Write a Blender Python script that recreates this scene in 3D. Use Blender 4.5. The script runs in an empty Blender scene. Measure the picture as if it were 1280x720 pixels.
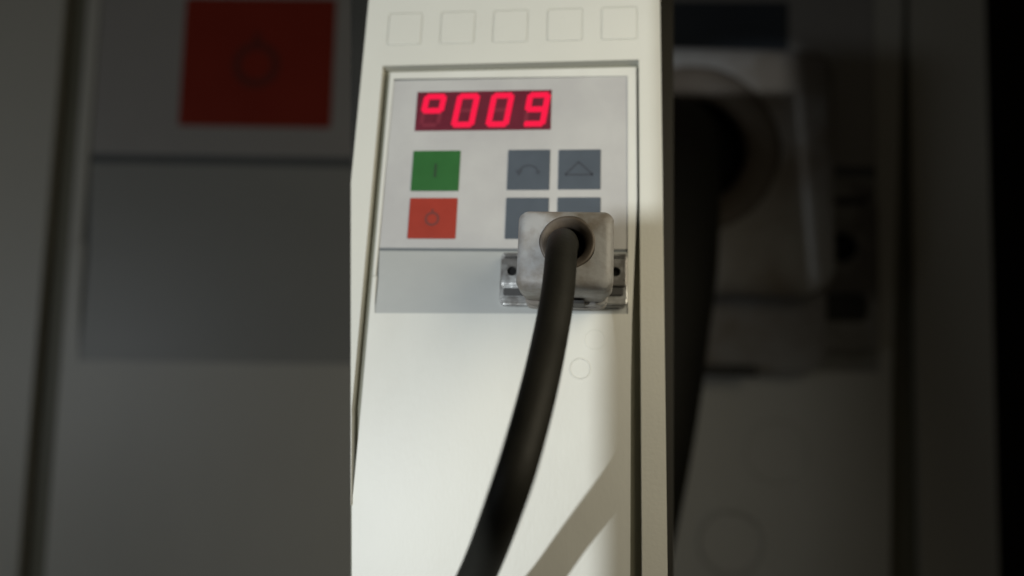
import bpy, bmesh, math, random
from mathutils import Vector, Matrix
random.seed(4)
scn = bpy.context.scene
col = scn.collection

# ------------------------------------------------------------------ camera
def W(a, b, c):                      # drive-face coordinates (across, up, towards viewer) -> world
    return Vector((a, -c, b))
CAM = W(0.03188, -0.07294, 0.29132)
rows = [W(0.99434, 0.03722, -0.09948), W(-0.01188, 0.96968, 0.24409), W(0.10555, -0.24152, 0.96464)]
cd = bpy.data.cameras.new('camera'); cam = bpy.data.objects.new('camera', cd); col.objects.link(cam)
cam.matrix_world = Matrix.Translation(CAM) @ Matrix(rows).transposed().to_4x4()
cd.sensor_width = 36; cd.lens = 36 * 900 / 1280
cd.clip_start = 0.01; cd.clip_end = 50
cd.dof.use_dof = True; cd.dof.focus_distance = 0.259; cd.dof.aperture_fstop = 4.0
scn.camera = cam

# ------------------------------------------------------------------ light
world = bpy.data.worlds.new('World'); scn.world = world; world.use_nodes = True
bg = world.node_tree.nodes['Background']
bg.inputs[0].default_value = (1.0, 0.85, 0.62, 1); bg.inputs[1].default_value = 0.012

def look(o, target):
    o.rotation_euler = (Vector(target) - o.location).to_track_quat('-Z', 'Y').to_euler()
KEY = W(-0.310, -0.162, 0.9285)
ld = bpy.data.lights.new('key_lamp', 'SPOT'); ld.energy = 25.5; ld.color = (0.90, 0.955, 0.97)
ld.spot_size = math.radians(28); ld.spot_blend = 0.3; ld.shadow_soft_size = 0.0095
key = bpy.data.objects.new('key_lamp', ld); key.location = KEY; look(key, W(0.0, -0.01, 0)); col.objects.link(key)
ld = bpy.data.lights.new('fill_lamp', 'AREA'); ld.energy = 0.42; ld.color = (1.0, 0.895, 0.67); ld.size = 0.26; ld.spread = math.radians(120)
fill = bpy.data.objects.new('fill_lamp', ld); fill.location = W(0.29, 0.10, 0.25); look(fill, W(0, 0, 0)); col.objects.link(fill)
ld = bpy.data.lights.new('back_lamp', 'AREA'); ld.energy = 1.35; ld.color = (0.90, 0.96, 1.0); ld.size = 0.4
bl = bpy.data.objects.new('back_lamp', ld); bl.location = W(-1.25, -0.2, 0.5); look(bl, W(-0.4, -0.35, -0.7)); col.objects.link(bl)  # added lamp with no seen source, brightens only the large twin behind

scn.view_settings.view_transform = 'Standard'; scn.view_settings.look = 'None'
scn.view_settings.exposure = 0; scn.view_settings.gamma = 1; scn.view_settings.use_curve_mapping = False

# ------------------------------------------------------------------ materials
def mat(name, rgb, rough=0.5, var=0.06, scale=60, bump=0.0, bscale=900, emit=None, metal=0, spec=0.5, stretch=(1, 1, 1), rgb2=None):
    m = bpy.data.materials.new(name); m.use_nodes = True
    nt = m.node_tree; b = nt.nodes['Principled BSDF']
    tc = nt.nodes.new('ShaderNodeTexCoord'); mp = nt.nodes.new('ShaderNodeMapping'); mp.inputs['Scale'].default_value = stretch
    nt.links.new(tc.outputs['Object'], mp.inputs[0])
    n = nt.nodes.new('ShaderNodeTexNoise'); n.inputs['Scale'].default_value = scale; n.inputs['Detail'].default_value = 5
    n.inputs['Roughness'].default_value = 0.6
    nt.links.new(mp.outputs[0], n.inputs['Vector'])
    r = nt.nodes.new('ShaderNodeValToRGB')
    r.color_ramp.elements[0].position = 0.3; r.color_ramp.elements[1].position = 0.7
    r.color_ramp.elements[0].color = [c * (1 - var) for c in rgb] + [1]
    r.color_ramp.elements[1].color = [min(1, c * (1 + var)) for c in rgb] + [1]
    if rgb2:
        r.color_ramp.elements[0].color = list(rgb2) + [1]; r.color_ramp.elements[0].position = 0.40; r.color_ramp.elements[1].position = 0.60
    nt.links.new(n.outputs['Fac'], r.inputs[0]); nt.links.new(r.outputs[0], b.inputs['Base Color'])
    rr = nt.nodes.new('ShaderNodeMapRange'); rr.inputs['To Min'].default_value = rough - 0.06; rr.inputs['To Max'].default_value = rough + 0.06
    nt.links.new(n.outputs['Fac'], rr.inputs[0]); nt.links.new(rr.outputs[0], b.inputs['Roughness'])
    b.inputs['Metallic'].default_value = metal; b.inputs['Specular IOR Level'].default_value = spec
    if bump:
        n2 = nt.nodes.new('ShaderNodeTexNoise'); n2.inputs['Scale'].default_value = bscale; n2.inputs['Detail'].default_value = 3
        nt.links.new(mp.outputs[0], n2.inputs['Vector'])
        bp = nt.nodes.new('ShaderNodeBump'); bp.inputs['Strength'].default_value = bump; bp.inputs['Distance'].default_value = 0.0004
        nt.links.new(n2.outputs['Fac'], bp.inputs['Height']); nt.links.new(bp.outputs[0], b.inputs['Normal'])
    if emit:
        b.inputs['Emission Color'].default_value = list(emit[0]) + [1]; b.inputs['Emission Strength'].default_value = emit[1]
    return m

M = dict(
    cream=mat('cream_plastic', (0.665, 0.66, 0.605), 0.45, 0.025, 22, 0.25, 700),
    cover=mat('cover_plastic', (0.70, 0.70, 0.655), 0.42, 0.03, 16, 0.14, 700, stretch=(1, 1, .45), rgb2=(0.665, 0.66, 0.612)),
    keypad=mat('keypad_film', (0.495, 0.49, 0.48), 0.42, 0.05, 18, rgb2=(0.46, 0.452, 0.45)),
    blank=mat('blank_film', (0.415, 0.425, 0.415), 0.40, 0.05, 20, stretch=(1, 1, 2)),
    groove=mat('groove_ink', (0.13, 0.145, 0.155), 0.6, 0.1, 80),
    green=mat('green_film', (0.028, 0.128, 0.032), 0.45, 0.08, 60, 0.15, 300, spec=0.25),
    red=mat('red_film', (0.33, 0.036, 0.020), 0.45, 0.08, 60, 0.15, 300, spec=0.25),
    grey=mat('grey_film', (0.080, 0.096, 0.118), 0.45, 0.08, 60, 0.15, 300, spec=0.25),
    ink_green=mat('dark_green_ink', (0.013, 0.05, 0.014), 0.6),
    ink_red=mat('dark_red_ink', (0.16, 0.024, 0.016), 0.6),
    ink_grey=mat('dark_grey_ink', (0.042, 0.05, 0.066), 0.6),
    window=mat('maroon_window', (0.10, 0.016, 0.028), 0.35, 0.15, 70, emit=((0.5, 0.01, 0.06), 0.07)),
    unlit=mat('unlit_segment', (0.15, 0.026, 0.042), 0.35, emit=((0.5, 0.01, 0.05), 0.09)),
    lit=mat('lit_segment', (0.15, 0.004, 0.01), 0.5, spec=0.2, emit=((1.0, 0.006, 0.062), 0.85)),
    hood=mat('hood_plastic', (0.315, 0.315, 0.318), 0.5, 0.10, 60, 1.0, 170, spec=0.5, rgb2=(0.20, 0.175, 0.15)),
    collar=mat('collar_plastic', (0.105, 0.085, 0.068), 0.5, 0.25, 120, 0.6, 300),
    slot=mat('dark_slot', (0.045, 0.044, 0.043), 0.6, 0.2, 100),
    channel=mat('shaded_channel', (0.21, 0.205, 0.155), 0.55, 0.08, 60),  # olive-dark floor: the groove's shade is put into this colour
    black=mat('black_void', (0.004, 0.004, 0.004), 0.9),
    flange=mat('flange_metal', (0.44, 0.445, 0.445), 0.3, 0.12, 110, 0.6, 300, metal=0.55, rgb2=(0.22, 0.21, 0.20)),
    cable=mat('cable_rubber', (0.017, 0.0165, 0.0135), 0.6, 0.2, 90, 0.35, 500, spec=0.3),
    dark=mat('dark_panel', (0.014, 0.0125, 0.009), 0.6, 0.2, 20),
    wall=mat('dark_wall', (0.006, 0.006, 0.005), 0.8, 0.2, 3),
)

# ------------------------------------------------------------------ mesh helpers (millimetres: across, towards viewer, up)
U = 0.001
def link(name, bm, m, parent=None, smooth=False):
    me = bpy.data.meshes.new(name); bmesh.ops.recalc_face_normals(bm, faces=bm.faces); bm.to_mesh(me); bm.free()
    me.materials.append(m)
    if smooth:
        for p in me.polygons: p.use_smooth = True
    o = bpy.data.objects.new(name, me); col.objects.link(o)
    if parent: o.parent = parent
    return o
def v(x, n, z): return (x * U, -n * U, z * U)
def prism(bm, pts, n0, n1, bev=0.0, seg=2, top=1.0):
    """outline pts (x, z) extruded from n0 to n1; the viewer-side rim is bevelled"""
    cx = sum(p[0] for p in pts) / len(pts); cz = sum(p[1] for p in pts) / len(pts)
    a = [bm.verts.new(v(p[0], n0, p[1])) for p in pts]
    b = [bm.verts.new(v(cx + (p[0] - cx) * top, n1, cz + (p[1] - cz) * top)) for p in pts]
    k = len(pts)
    bm.faces.new(a); f = bm.faces.new(b[::-1])
    for i in range(k): bm.faces.new((a[i], a[(i + 1) % k], b[(i + 1) % k], b[i]))
    if bev: bmesh.ops.bevel(bm, geom=list(f.edges), offset=bev * U, segments=seg, profile=0.5, affect='EDGES', clamp_overlap=True)
LOW = ('front_cover', 'recess_floor', 'keypad_film', 'divider_groove', 'blank_film', 'moulded_ring', 'display', 'green_button', 'red_button', 'grey_button')
def rect(x0, x1, z0, z1): return [(x0, z0), (x1, z0), (x1, z1), (x0, z1)]
def rrect(x0, x1, z0, z1, r, k=5):
    out = []
    for cx, cz, a0 in ((x1 - r, z1 - r, 0), (x0 + r, z1 - r, 90), (x0 + r, z0 + r, 180), (x1 - r, z0 + r, 270)):
        for i in range(k + 1):
            a = math.radians(a0 + 90 * i / k); out.append((cx + r * math.cos(a), cz + r * math.sin(a)))
    return out
def disc(cx, cz, r, k=40): return [(cx + r * math.cos(2 * math.pi * i / k), cz + r * math.sin(2 * math.pi * i / k)) for i in range(k)]
def ring(bm, cx, cz, prof, k=56):
    """closed lathe about the viewer axis; prof is a closed loop of (radius, n)"""
    rs = []
    for i in range(k):
        a = 2 * math.pi * i / k
        rs.append([bm.verts.new(v(cx + r * math.cos(a), n, cz + r * math.sin(a))) for r, n in prof])
    for i in range(k):
        A, B = rs[i], rs[(i + 1) % k]
        for j in range(len(prof)): bm.faces.new((A[j], A[(j + 1) % len(prof)], B[(j + 1) % len(prof)], B[j]))
def part(name, pts, n0, n1, m, parent, bev=0.0, **k):
    bm = bmesh.new(); prism(bm, pts, n0, n1, bev, **k); return link(name, bm, m, parent)
def stroke(bm, p, q, w, n0, n1):
    p = Vector(p); q = Vector(q); d = (q - p).normalized(); s = Vector((-d.y, d.x)) * w / 2
    prism(bm, [tuple(p + s), tuple(p - s), tuple(q - s), tuple(q + s)], n0, n1)
def cut(o, cutters):
    for c in cutters:
        md = o.modifiers.new('cut', 'BOOLEAN'); md.operation = 'DIFFERENCE'; md.solver = 'EXACT'; md.object = c
    dg = bpy.context.evaluated_depsgraph_get()
    me = bpy.data.meshes.new_from_object(o.evaluated_get(dg)); o.modifiers.clear(); o.data = me
    for c in cutters: bpy.data.objects.remove(c)
def cutter(pts, n0, n1, parent=None):
    bm = bmesh.new(); prism(bm, pts, n0, n1); return link('cutter', bm, M['black'], parent)
def tube(path, r, k=28, steps=10):
    """smooth tube through the control points (across, up, towards viewer)"""
    P = [Vector(v(p[0], p[2], p[1])) for p in path]; S = []
    for i in range(len(P) - 1):
        a = P[max(i - 1, 0)]; b = P[i]; c = P[i + 1]; d = P[min(i + 2, len(P) - 1)]
        for j in range(steps):
            t = j / steps
            S.append(0.5 * ((2 * b) + (c - a) * t + (2 * a - 5 * b + 4 * c - d) * t * t + (3 * b - a - 3 * c + d) * t ** 3))
    S.append(P[-1])
    for _ in range(6): S = [S[0]] + [(S[i - 1] + 2 * S[i] + S[i + 1]) / 4 for i in range(1, len(S) - 1)] + [S[-1]]
    bm = bmesh.new(); prev = None; x = Vector((1, 0, 0))
    for i, p in enumerate(S):
        t = (S[min(i + 1, len(S) - 1)] - S[max(i - 1, 0)]).normalized()
        x = (x - t * x.dot(t)).normalized(); y = t.cross(x)
        R = [bm.verts.new(p + (x * math.cos(2 * math.pi * q / k) + y * math.sin(2 * math.pi * q / k)) * r * U) for q in range(k)]
        if prev:
            for q in range(k): bm.faces.new((prev[q], prev[(q + 1) % k], R[(q + 1) % k], R[q]))
        else: bm.faces.new(R)
        prev = R
    bm.faces.new(prev[::-1])
    return bm
def thing(name, label, cat, mtx=None):
    o = bpy.data.objects.new(name, None); col.objects.link(o); o['label'] = label; o['category'] = cat
    o.empty_display_size = 0.01
    if mtx is not None: o.matrix_world = mtx
    return o

# ------------------------------------------------------------------ the drive
def build_drive(label, mtx, trimmed):
    t = thing('frequency_inverter', label, 'drive unit', mtx)
    def left(z):                         # the body tapers in on its left side below the keypad's top
        return -74.1 + (47.7 - z) * 15.4 / 164 if trimmed else -110
    if trimmed:
        zc = -57.0
        o = [(-74.1, 185), (-74.1, 47.7), (left(-90) - .1, -90), (left(-90) + .1, -90), (left(-56) + .35, -56), (-64.4, -52), (-64.4, 105.6)]
    else:
        o = [(-110, 185), (-110, -150), (-64.4, -150), (-64.4, 105.6)]
    o += [(53.2, 106.1), (53.2, -260), (62.3, -260), (62.5, -150), (62.8, 60), (62.8, 185)]
    hs_ = part('housing', o, -38, 0, M['cream'], t, bev=0.7, seg=3)
    bpy.context.view_layer.update()
    cut(hs_, [cutter(rrect(x - .32, x + 16.12, 116.28, 133.22, 1.0, 2), -0.45, 3, t) for x in (-63.1, -38.0, -13.3, 11.8, 36.5)])
    g = ([(-70, 110), (-70, 22), (left(22) - 1.6, 22), (left(-260) - 1.6, -260)] if trimmed else [(-68, 110), (-68, -150)]) + [(57, -260 if trimmed else -150), (57, 110)]
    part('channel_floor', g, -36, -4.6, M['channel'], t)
    for x in (-63.1, -38.0, -13.3, 11.8, 36.5):
        part('knockout_square', rrect(x, x + 15.8, 116.6, 132.9, 0.8, 2), -0.47, 0.1, M['cream'], t, bev=0.25)
    # inner cover: a frame round the keypad recess above, plain below
    bm = bmesh.new()
    o = [(-61.1, 5), (-58.9, 5), (-59.0, -12.0), (48.7, -10.6), (48.7, 99.2), (-59.3, 99.9), (-59.3, 5.06), (-61.1, 5.06), (-61.1, 103.2),
         (52.2, 103.4), (52.1, 40), (51.2, 20), (49.8, -12), (49.2, -40), (48.6, -150), (48.2, -260)]
    o += [(left(-260), -260), (-61.1, -90.7)] if trimmed else [(-61.1, -260)]
    # one outline that runs round the recess and closes at the slit on its left
    prism(bm, o, -7.6, 0, bev=0.0)
    fl = [f for f in bm.faces if abs(f.normal.y) > 0.9 or len(f.verts) > 8]
    bmesh.ops.bevel(bm, geom=[e for f in bm.faces if len(f.verts) > 8 and f.calc_center_median().y > -0.001 * U for e in f.edges if all(abs(w.co.y) < 1e-7 for w in e.verts)], offset=0.55 * U, segments=2, profile=0.5, affect='EDGES', clamp_overlap=True)
    link('front_cover', bm, M['cover'], t)
    part('recess_floor', rect(-59.4, 48.8, -12, 99.8), -5.3, -1.5, M['groove'], t)
    part('keypad_film', rect(-59.1, 48.2, 17.8, 98.9), -1.6, -0.45, M['keypad'], t, bev=0.15)
    part('divider_groove', rect(-59.0, 48.1, 16.5, 17.8), -1.6, -0.75, M['groove'], t)
    part('blank_film', [(-58.6, -11.6), (48.2, -10.3), (48.2, 16.5), (-59.0, 16.5), (-58.3, 4)], -1.6, -0.45, M['blank'], t, bev=0.15)
    bm = bmesh.new(); ring(bm, 28.9, -33, [(3.7, -.1), (4.1, .26), (4.5, -.1)]); link('moulded_ring', bm, M['cover'], t, True)
    bm = bmesh.new(); ring(bm, 34.8, -21, [(3.7, -.1), (4.05, .14), (4.4, -.1)]); link('moulded_ring', bm, M['cover'], t, True)
    # display with four seven-segment digits
    d = part('display', rect(-47.2, 14.4, 73.1, 92.6), -0.8, -0.12, M['window'], t, bev=0.1)
    d['label'] = 'red four-digit seven-segment display'
    H, Wd, s, sl = 16.9, 10.6, 2.75, 0.15
    zb = 74.5
    seg = dict(a=((0, H), (Wd, H)), g=((0, H / 2), (Wd, H / 2)), d=((0, 0), (Wd, 0)),
               f=((0, H / 2), (0, H)), b=((Wd, H / 2), (Wd, H)), e=((0, 0), (0, H / 2)), c=((Wd, 0), (Wd, H / 2)))
    for xo, on in ((-46.2, 'abfg'), (-30.9, 'abcdef'), (-15.2, 'abcdef'), (1.2, 'abcdfg')):
        for kx, ((x0, z0), (x1, z1)) in seg.items():
            hs = s / 2
            def pt(x, z): 
                xx = x + (hs if x == 0 else -hs if x == Wd else 0); zz = z + (hs if z == 0 else -hs if z == H else 0)
                return xx, zz
            (ax, az), (bx, bz) = pt(x0, z0), pt(x1, z1)
            on_ = kx in on; g_ = -0.55 if on_ else 0.4; h = hs * (0.98 if on_ else 0.7); ch_ = h * (0.45 if on_ else 0.8)
            if az == bz:
                pl = [(ax + g_, az), (ax + g_ + ch_, az - h), (bx - g_ - ch_, az - h), (bx - g_, az), (bx - g_ - ch_, az + h), (ax + g_ + ch_, az + h)]
            else:
                pl = [(ax, az + g_), (ax + h, az + g_ + ch_), (ax + h, bz - g_ - ch_), (ax, bz - g_), (ax - h, bz - g_ - ch_), (ax - h, az + g_ + ch_)]
            pl = [(xo + x + z * sl, zb + z) for x, z in pl]
            part('lit_segment' if kx in on else 'unlit_segment', pl, -0.2, (0.03 + 0.012 * 'abcdefg'.index(kx)) if kx in on else -0.06, M['lit'] if kx in on else M['unlit'], d)
    # keys
    def btn(x0, x1, z0, z1, m, name):
        x = random.uniform(-.1, .1)
        return part(name, rrect(x0, x1, z0, z1, .35, 2), -0.6, 0.02, M[m], t, bev=0.2)
    b = btn(-47.0, -25.5, 44.1, 63.3, 'green', 'green_button')
    bm = bmesh.new(); stroke(bm, (-36.4, 50.4), (-36.3, 57.0), 1.2, -.1, .12); link('bar_symbol', bm, M['ink_green'], b)
    b = btn(-46.9, -25.6, 22.0, 40.8, 'red', 'red_button')
    bm = bmesh.new(); ring(bm, -36.4, 31.0, [(2.2, -.1), (2.2, .12), (3.3, .12), (3.3, -.1)]); stroke(bm, (-36.4, 34.2), (-36.4, 35.6), 1.0, -.1, .12)
    link('circle_symbol', bm, M['ink_red'], b)
    b = btn(-4.1, 14.5, 44.5, 63.4, 'grey', 'grey_button')
    bm = bmesh.new(); A = [(5.2 + 4.1 * math.cos(math.radians(a)), 52.6 + 3.3 * math.sin(math.radians(a))) for a in range(10, 171, 20)]
    for p, q in zip(A, A[1:]): stroke(bm, p, q, 0.8, -.1, .1)
    prism(bm, [(-.7, 53.6), (2.6, 53.8), (1.0, 50.8)], -.1, .14); prism(bm, [(8.2, 53.2), (10.6, 53.2), (9.4, 51.4)], -.1, .14)
    link('arrow_symbol', bm, M['ink_grey'], b)
    b = btn(18.2, 36.6, 44.7, 63.3, 'grey', 'grey_button')
    bm = bmesh.new(); T = [(21.2, 51.4), (33.2, 51.4), (27.0, 57.4)]
    for i in range(3): stroke(bm, T[i], T[(i + 1) % 3], 0.9, -.1, .1)
    link('triangle_symbol', bm, M['ink_grey'], b)
    btn(-4.1, 14.5, 22.1, 40.9, 'grey', 'grey_button')
    btn(18.2, 36.7, 22.2, 41.0, 'grey', 'grey_button')
    for ch in t.children:                # the cover with all it carries sits a little below the rim
        if ch.name.split('.')[0] in LOW: ch.location.y = 1.2 * U
    return t

def build_plug(label, mtx, ox, oz, path):
    t = thing('cable_connector', label, 'connector', mtx)
    bpy.context.view_layer.update()
    # mounting flange in two steps with screw holes
    bm = bmesh.new(); prism(bm, rrect(-5.0, 48.0, -7.8, 15.0, 2.6, 4), -2.0, 2.0, bev=0.6, seg=3)
    link('flange', bm, M['flange'], t)
    p = part('flange_plate', rrect(-4.4, 47.4, 0.4, 11.9, 1.0, 3), 1.7, 4.2, M['flange'], t, bev=0.5, seg=3)
    cut(p, [cutter(disc(0.2, 6.2, 2.0), 0.5, 9, t), cutter(disc(42.9, 6.4, 2.0), 0.5, 9, t)])
    for x, z in ((0.2, 6.2), (42.9, 6.4)):
        part('screw_hole', disc(x, z, 2.05, 24), 1.5, 2.2, M['black'], t)
    part('flange_rib', rrect(-4.2, 47.6, -7.2, -4.6, .8, 2), 1.7, 3.4, M['flange'], t, bev=0.5)
    part('flange_rib', rrect(-4.0, 47.4, 13.6, 14.6, .4, 2), 1.7, 2.8, M['flange'], t, bev=0.3)
    part('flange_groove_shade', rrect(-3.4, 9.0, -3.9, -0.5, .9, 3), 1.6, 2.25, M['slot'], t, bev=0.2)  # dark inlay strips: shade of the flange grooves put into the colour
    part('flange_groove_shade', rrect(-3.4, 46.8, 12.3, 13.3, .4, 2), 1.6, 2.25, M['slot'], t, bev=0.2)
    # metal shell behind the hood
    part('shell', rrect(7.5, 37.5, -8.6, 14.5, 3, 4), 2, 12, M['flange'], t, bev=0.4)
    for nn in (13.5, 19):
        part('shell_rib', rrect(6.0 + nn * .05, 39.5, -10.4, 16.5, 3, 3), nn - 6.5, nn - 4, M['hood'], t, bev=0.5)
    # hood
    k = len(rrect(0, 1, 0, 1, .1, 7))
    secs = [(13, 6.8, 39.0, -8.0, 18.2, 4), (15, 6.0, 39.9, -9.0, 19.2, 4), (24, 5.9, 40.2, -9.1, 19.6, 3.6), (25, 5.4, 40.7, -9.6, 20.1, 3.6), (35.0, 5.4, 41.0, -9.7, 20.5, 3.6),
            (37.6, 5.9, 40.5, -9.2, 20.0, 3.8), (38.8, 7.0, 39.4, -8.1, 18.9, 4.2), (39.2, 8.6, 37.9, -6.6, 17.4, 4.4)]
    bm = bmesh.new(); L = []
    for n, x0, x1, z0, z1, r in secs:
        L.append([bm.verts.new(v(x + ox, n, z + oz)) for x, z in rrect(x0, x1, z0, z1, r, 7)])
    for A, B in zip(L, L[1:]):
        for i in range(k): bm.faces.new((A[i], A[(i + 1) % k], B[(i + 1) % k], B[i]))
    bm.faces.new(L[0]); bm.faces.new(L[-1][::-1])
    h = link('hood', bm, M['hood'], t)
    cx, cz = 24.0 + ox, 7.6 + oz
    cut(h, [cutter(disc(cx, cz, 10.2, 48), 36.5, 60, t), cutter(disc(cx + .3, cz + .6, 8.0, 48), 18, 60, t)])
    for vx in h.data.vertices:           # worn, slightly out-of-true moulding
        q = vx.co; vx.co = q + Vector((math.sin(q.z * 410 + q.y * 300), 0, math.sin(q.x * 370 + q.y * 240 + 1.3))) * 0.00022
    for pgn in h.data.polygons: pgn.use_smooth = True
    for s_ in (0,):
        try: h.data.set_sharp_from_angle(angle=math.radians(35))
        except Exception: pass
    bm = bmesh.new(); ring(bm, cx, cz, [(10.15, 36.3), (10.15, 39.5), (9.8, 39.9), (9.0, 39.8), (7.9, 39.0), (6.9, 38.2), (6.5, 37.0), (6.5, 34), (9.9, 34), (9.9, 36.3)])
    link('collar', bm, M['collar'], t, True)
    bm = bmesh.new(); ring(bm, cx, cz, [(8.3, 20), (8.3, 36), (7.6, 36), (7.6, 20)]); link('bore', bm, M['black'], t, True)
    part('bore_floor', disc(cx, cz, 8.2), 19.5, 22, M['black'], t)
    # two dark slots and a latch on the lower right, below the hood
    part('latch_slot', rrect(33.5, 46.3, -3.4, 0.2, 1.0, 3), 1.9, 3.2, M['slot'], t, bev=0.5)
    part('latch_slot', rrect(16.0, 30.5, -10.9, -9.5, .5, 3), 13.5, 20.5, M['slot'], t, bev=0.3)
    part('latch', rrect(29.5, 36.5, -7.0, -2.4, 1.2, 3), 1.9, 6.5, M['collar'], t, bev=0.6)
    link('cable', tube(path, 5.5), M['cable'], t, True)
    return t

ident = Matrix.Identity(4)
build_drive('cream drive unit with lit red four digit display and coloured keys on its keypad', ident, True)
build_plug('worn grey plug with thick black cable plugged in below the grey keys, in focus', ident, 0, 0,
           [(23.6, 8.0, 22), (23.0, 7.8, 32), (22.5, 6.6, 42), (22.4, 0.5, 52), (22.3, -8.9, 58.6), (21.8, -20.1, 65.1), (20.4, -33.2, 72.4), (18.3, -49.3, 83.1), (15.4, -64.4, 90.0), (11.3, -79.6, 91.8), (0.8, -103.8, 71.4), (-9.5, -120.5, 65.2), (-24.3, -135.0, 62.2), (-46.3, -147.1, 58.4)])

# the mounting plate behind the cream unit
bm = bmesh.new(); prism(bm, [(-101.6, 184.5), (-72.1, -129.6), (-59.8, -260), (67.6, -260), (69.7, -122.2), (74.7, 177.9), (74.8, 184.5)], -49, -45)
o = link('mounting_plate', bm, M['dark']); o['kind'] = 'structure'

# ------------------------------------------------------------------ enlarged twin of the unit, added to stand for the blurred side strips
RW = [(0.99739, 0.00609, 0.07188), (0.00583, 0.98636, -0.16448), (-0.07190, 0.16447, 0.98376)]
cols = [W(*[RW[r][c] for r in range(3)]) for c in range(3)]
S = (10.411, 3.3, 10.185)
R3 = Matrix((cols[0], -cols[2], cols[1])).transposed()
mt = Matrix.Translation(W(-0.07367, 0.16858, -0.67332)) @ R3.to_4x4() @ Matrix.Diagonal((S[0], S[1], S[2], 1))
build_drive('enlarged dim twin of the drive unit, out of focus, added for the blurred side strips', mt, False)
build_plug('enlarged dim twin of the plug and cable, out of focus, for the blurred right strip', mt, -3.0, 8.6,
           [(20.0, 17.0, 22), (19.5, 17.2, 34), (18.6, 17.1, 40.2), (18.1, 15.0, 47.3), (17.1, 8.5, 61.0), (16.3, 1.2, 68.5), (15.2, -5.4, 73.1), (13.2, -16.7, 79.6), (9.8, -30.3, 88.9), (5.6, -44.9, 91.8), (1.0, -60.9, 82.3)])

# dark wall behind everything
bm = bmesh.new(); prism(bm, rect(-6000, 6000, -4000, 4000), -1650, -1600)
o = link('back_wall', bm, M['wall']); o['kind'] = 'structure'

# added unseen sheet behind the viewer: blocks the key lamp from the unit's right side
tau = 0.6; kl = (KEY.x, KEY.z, -KEY.y)
P = [(38.0, 33), (63.5, 33), (63.5, 500), (700, 500), (700, -700), (38.0, -700)]
pts = [(kl[0] * 1000 * (1 - tau) + x * tau, kl[1] * 1000 * (1 - tau) + z * tau) for x, z in P]
nn = kl[2] * 1000 * (1 - tau)
bm = bmesh.new(); prism(bm, pts, nn - 1, nn + 1)
o = link('key_blocker', bm, M['dark']); o['kind'] = 'structure'
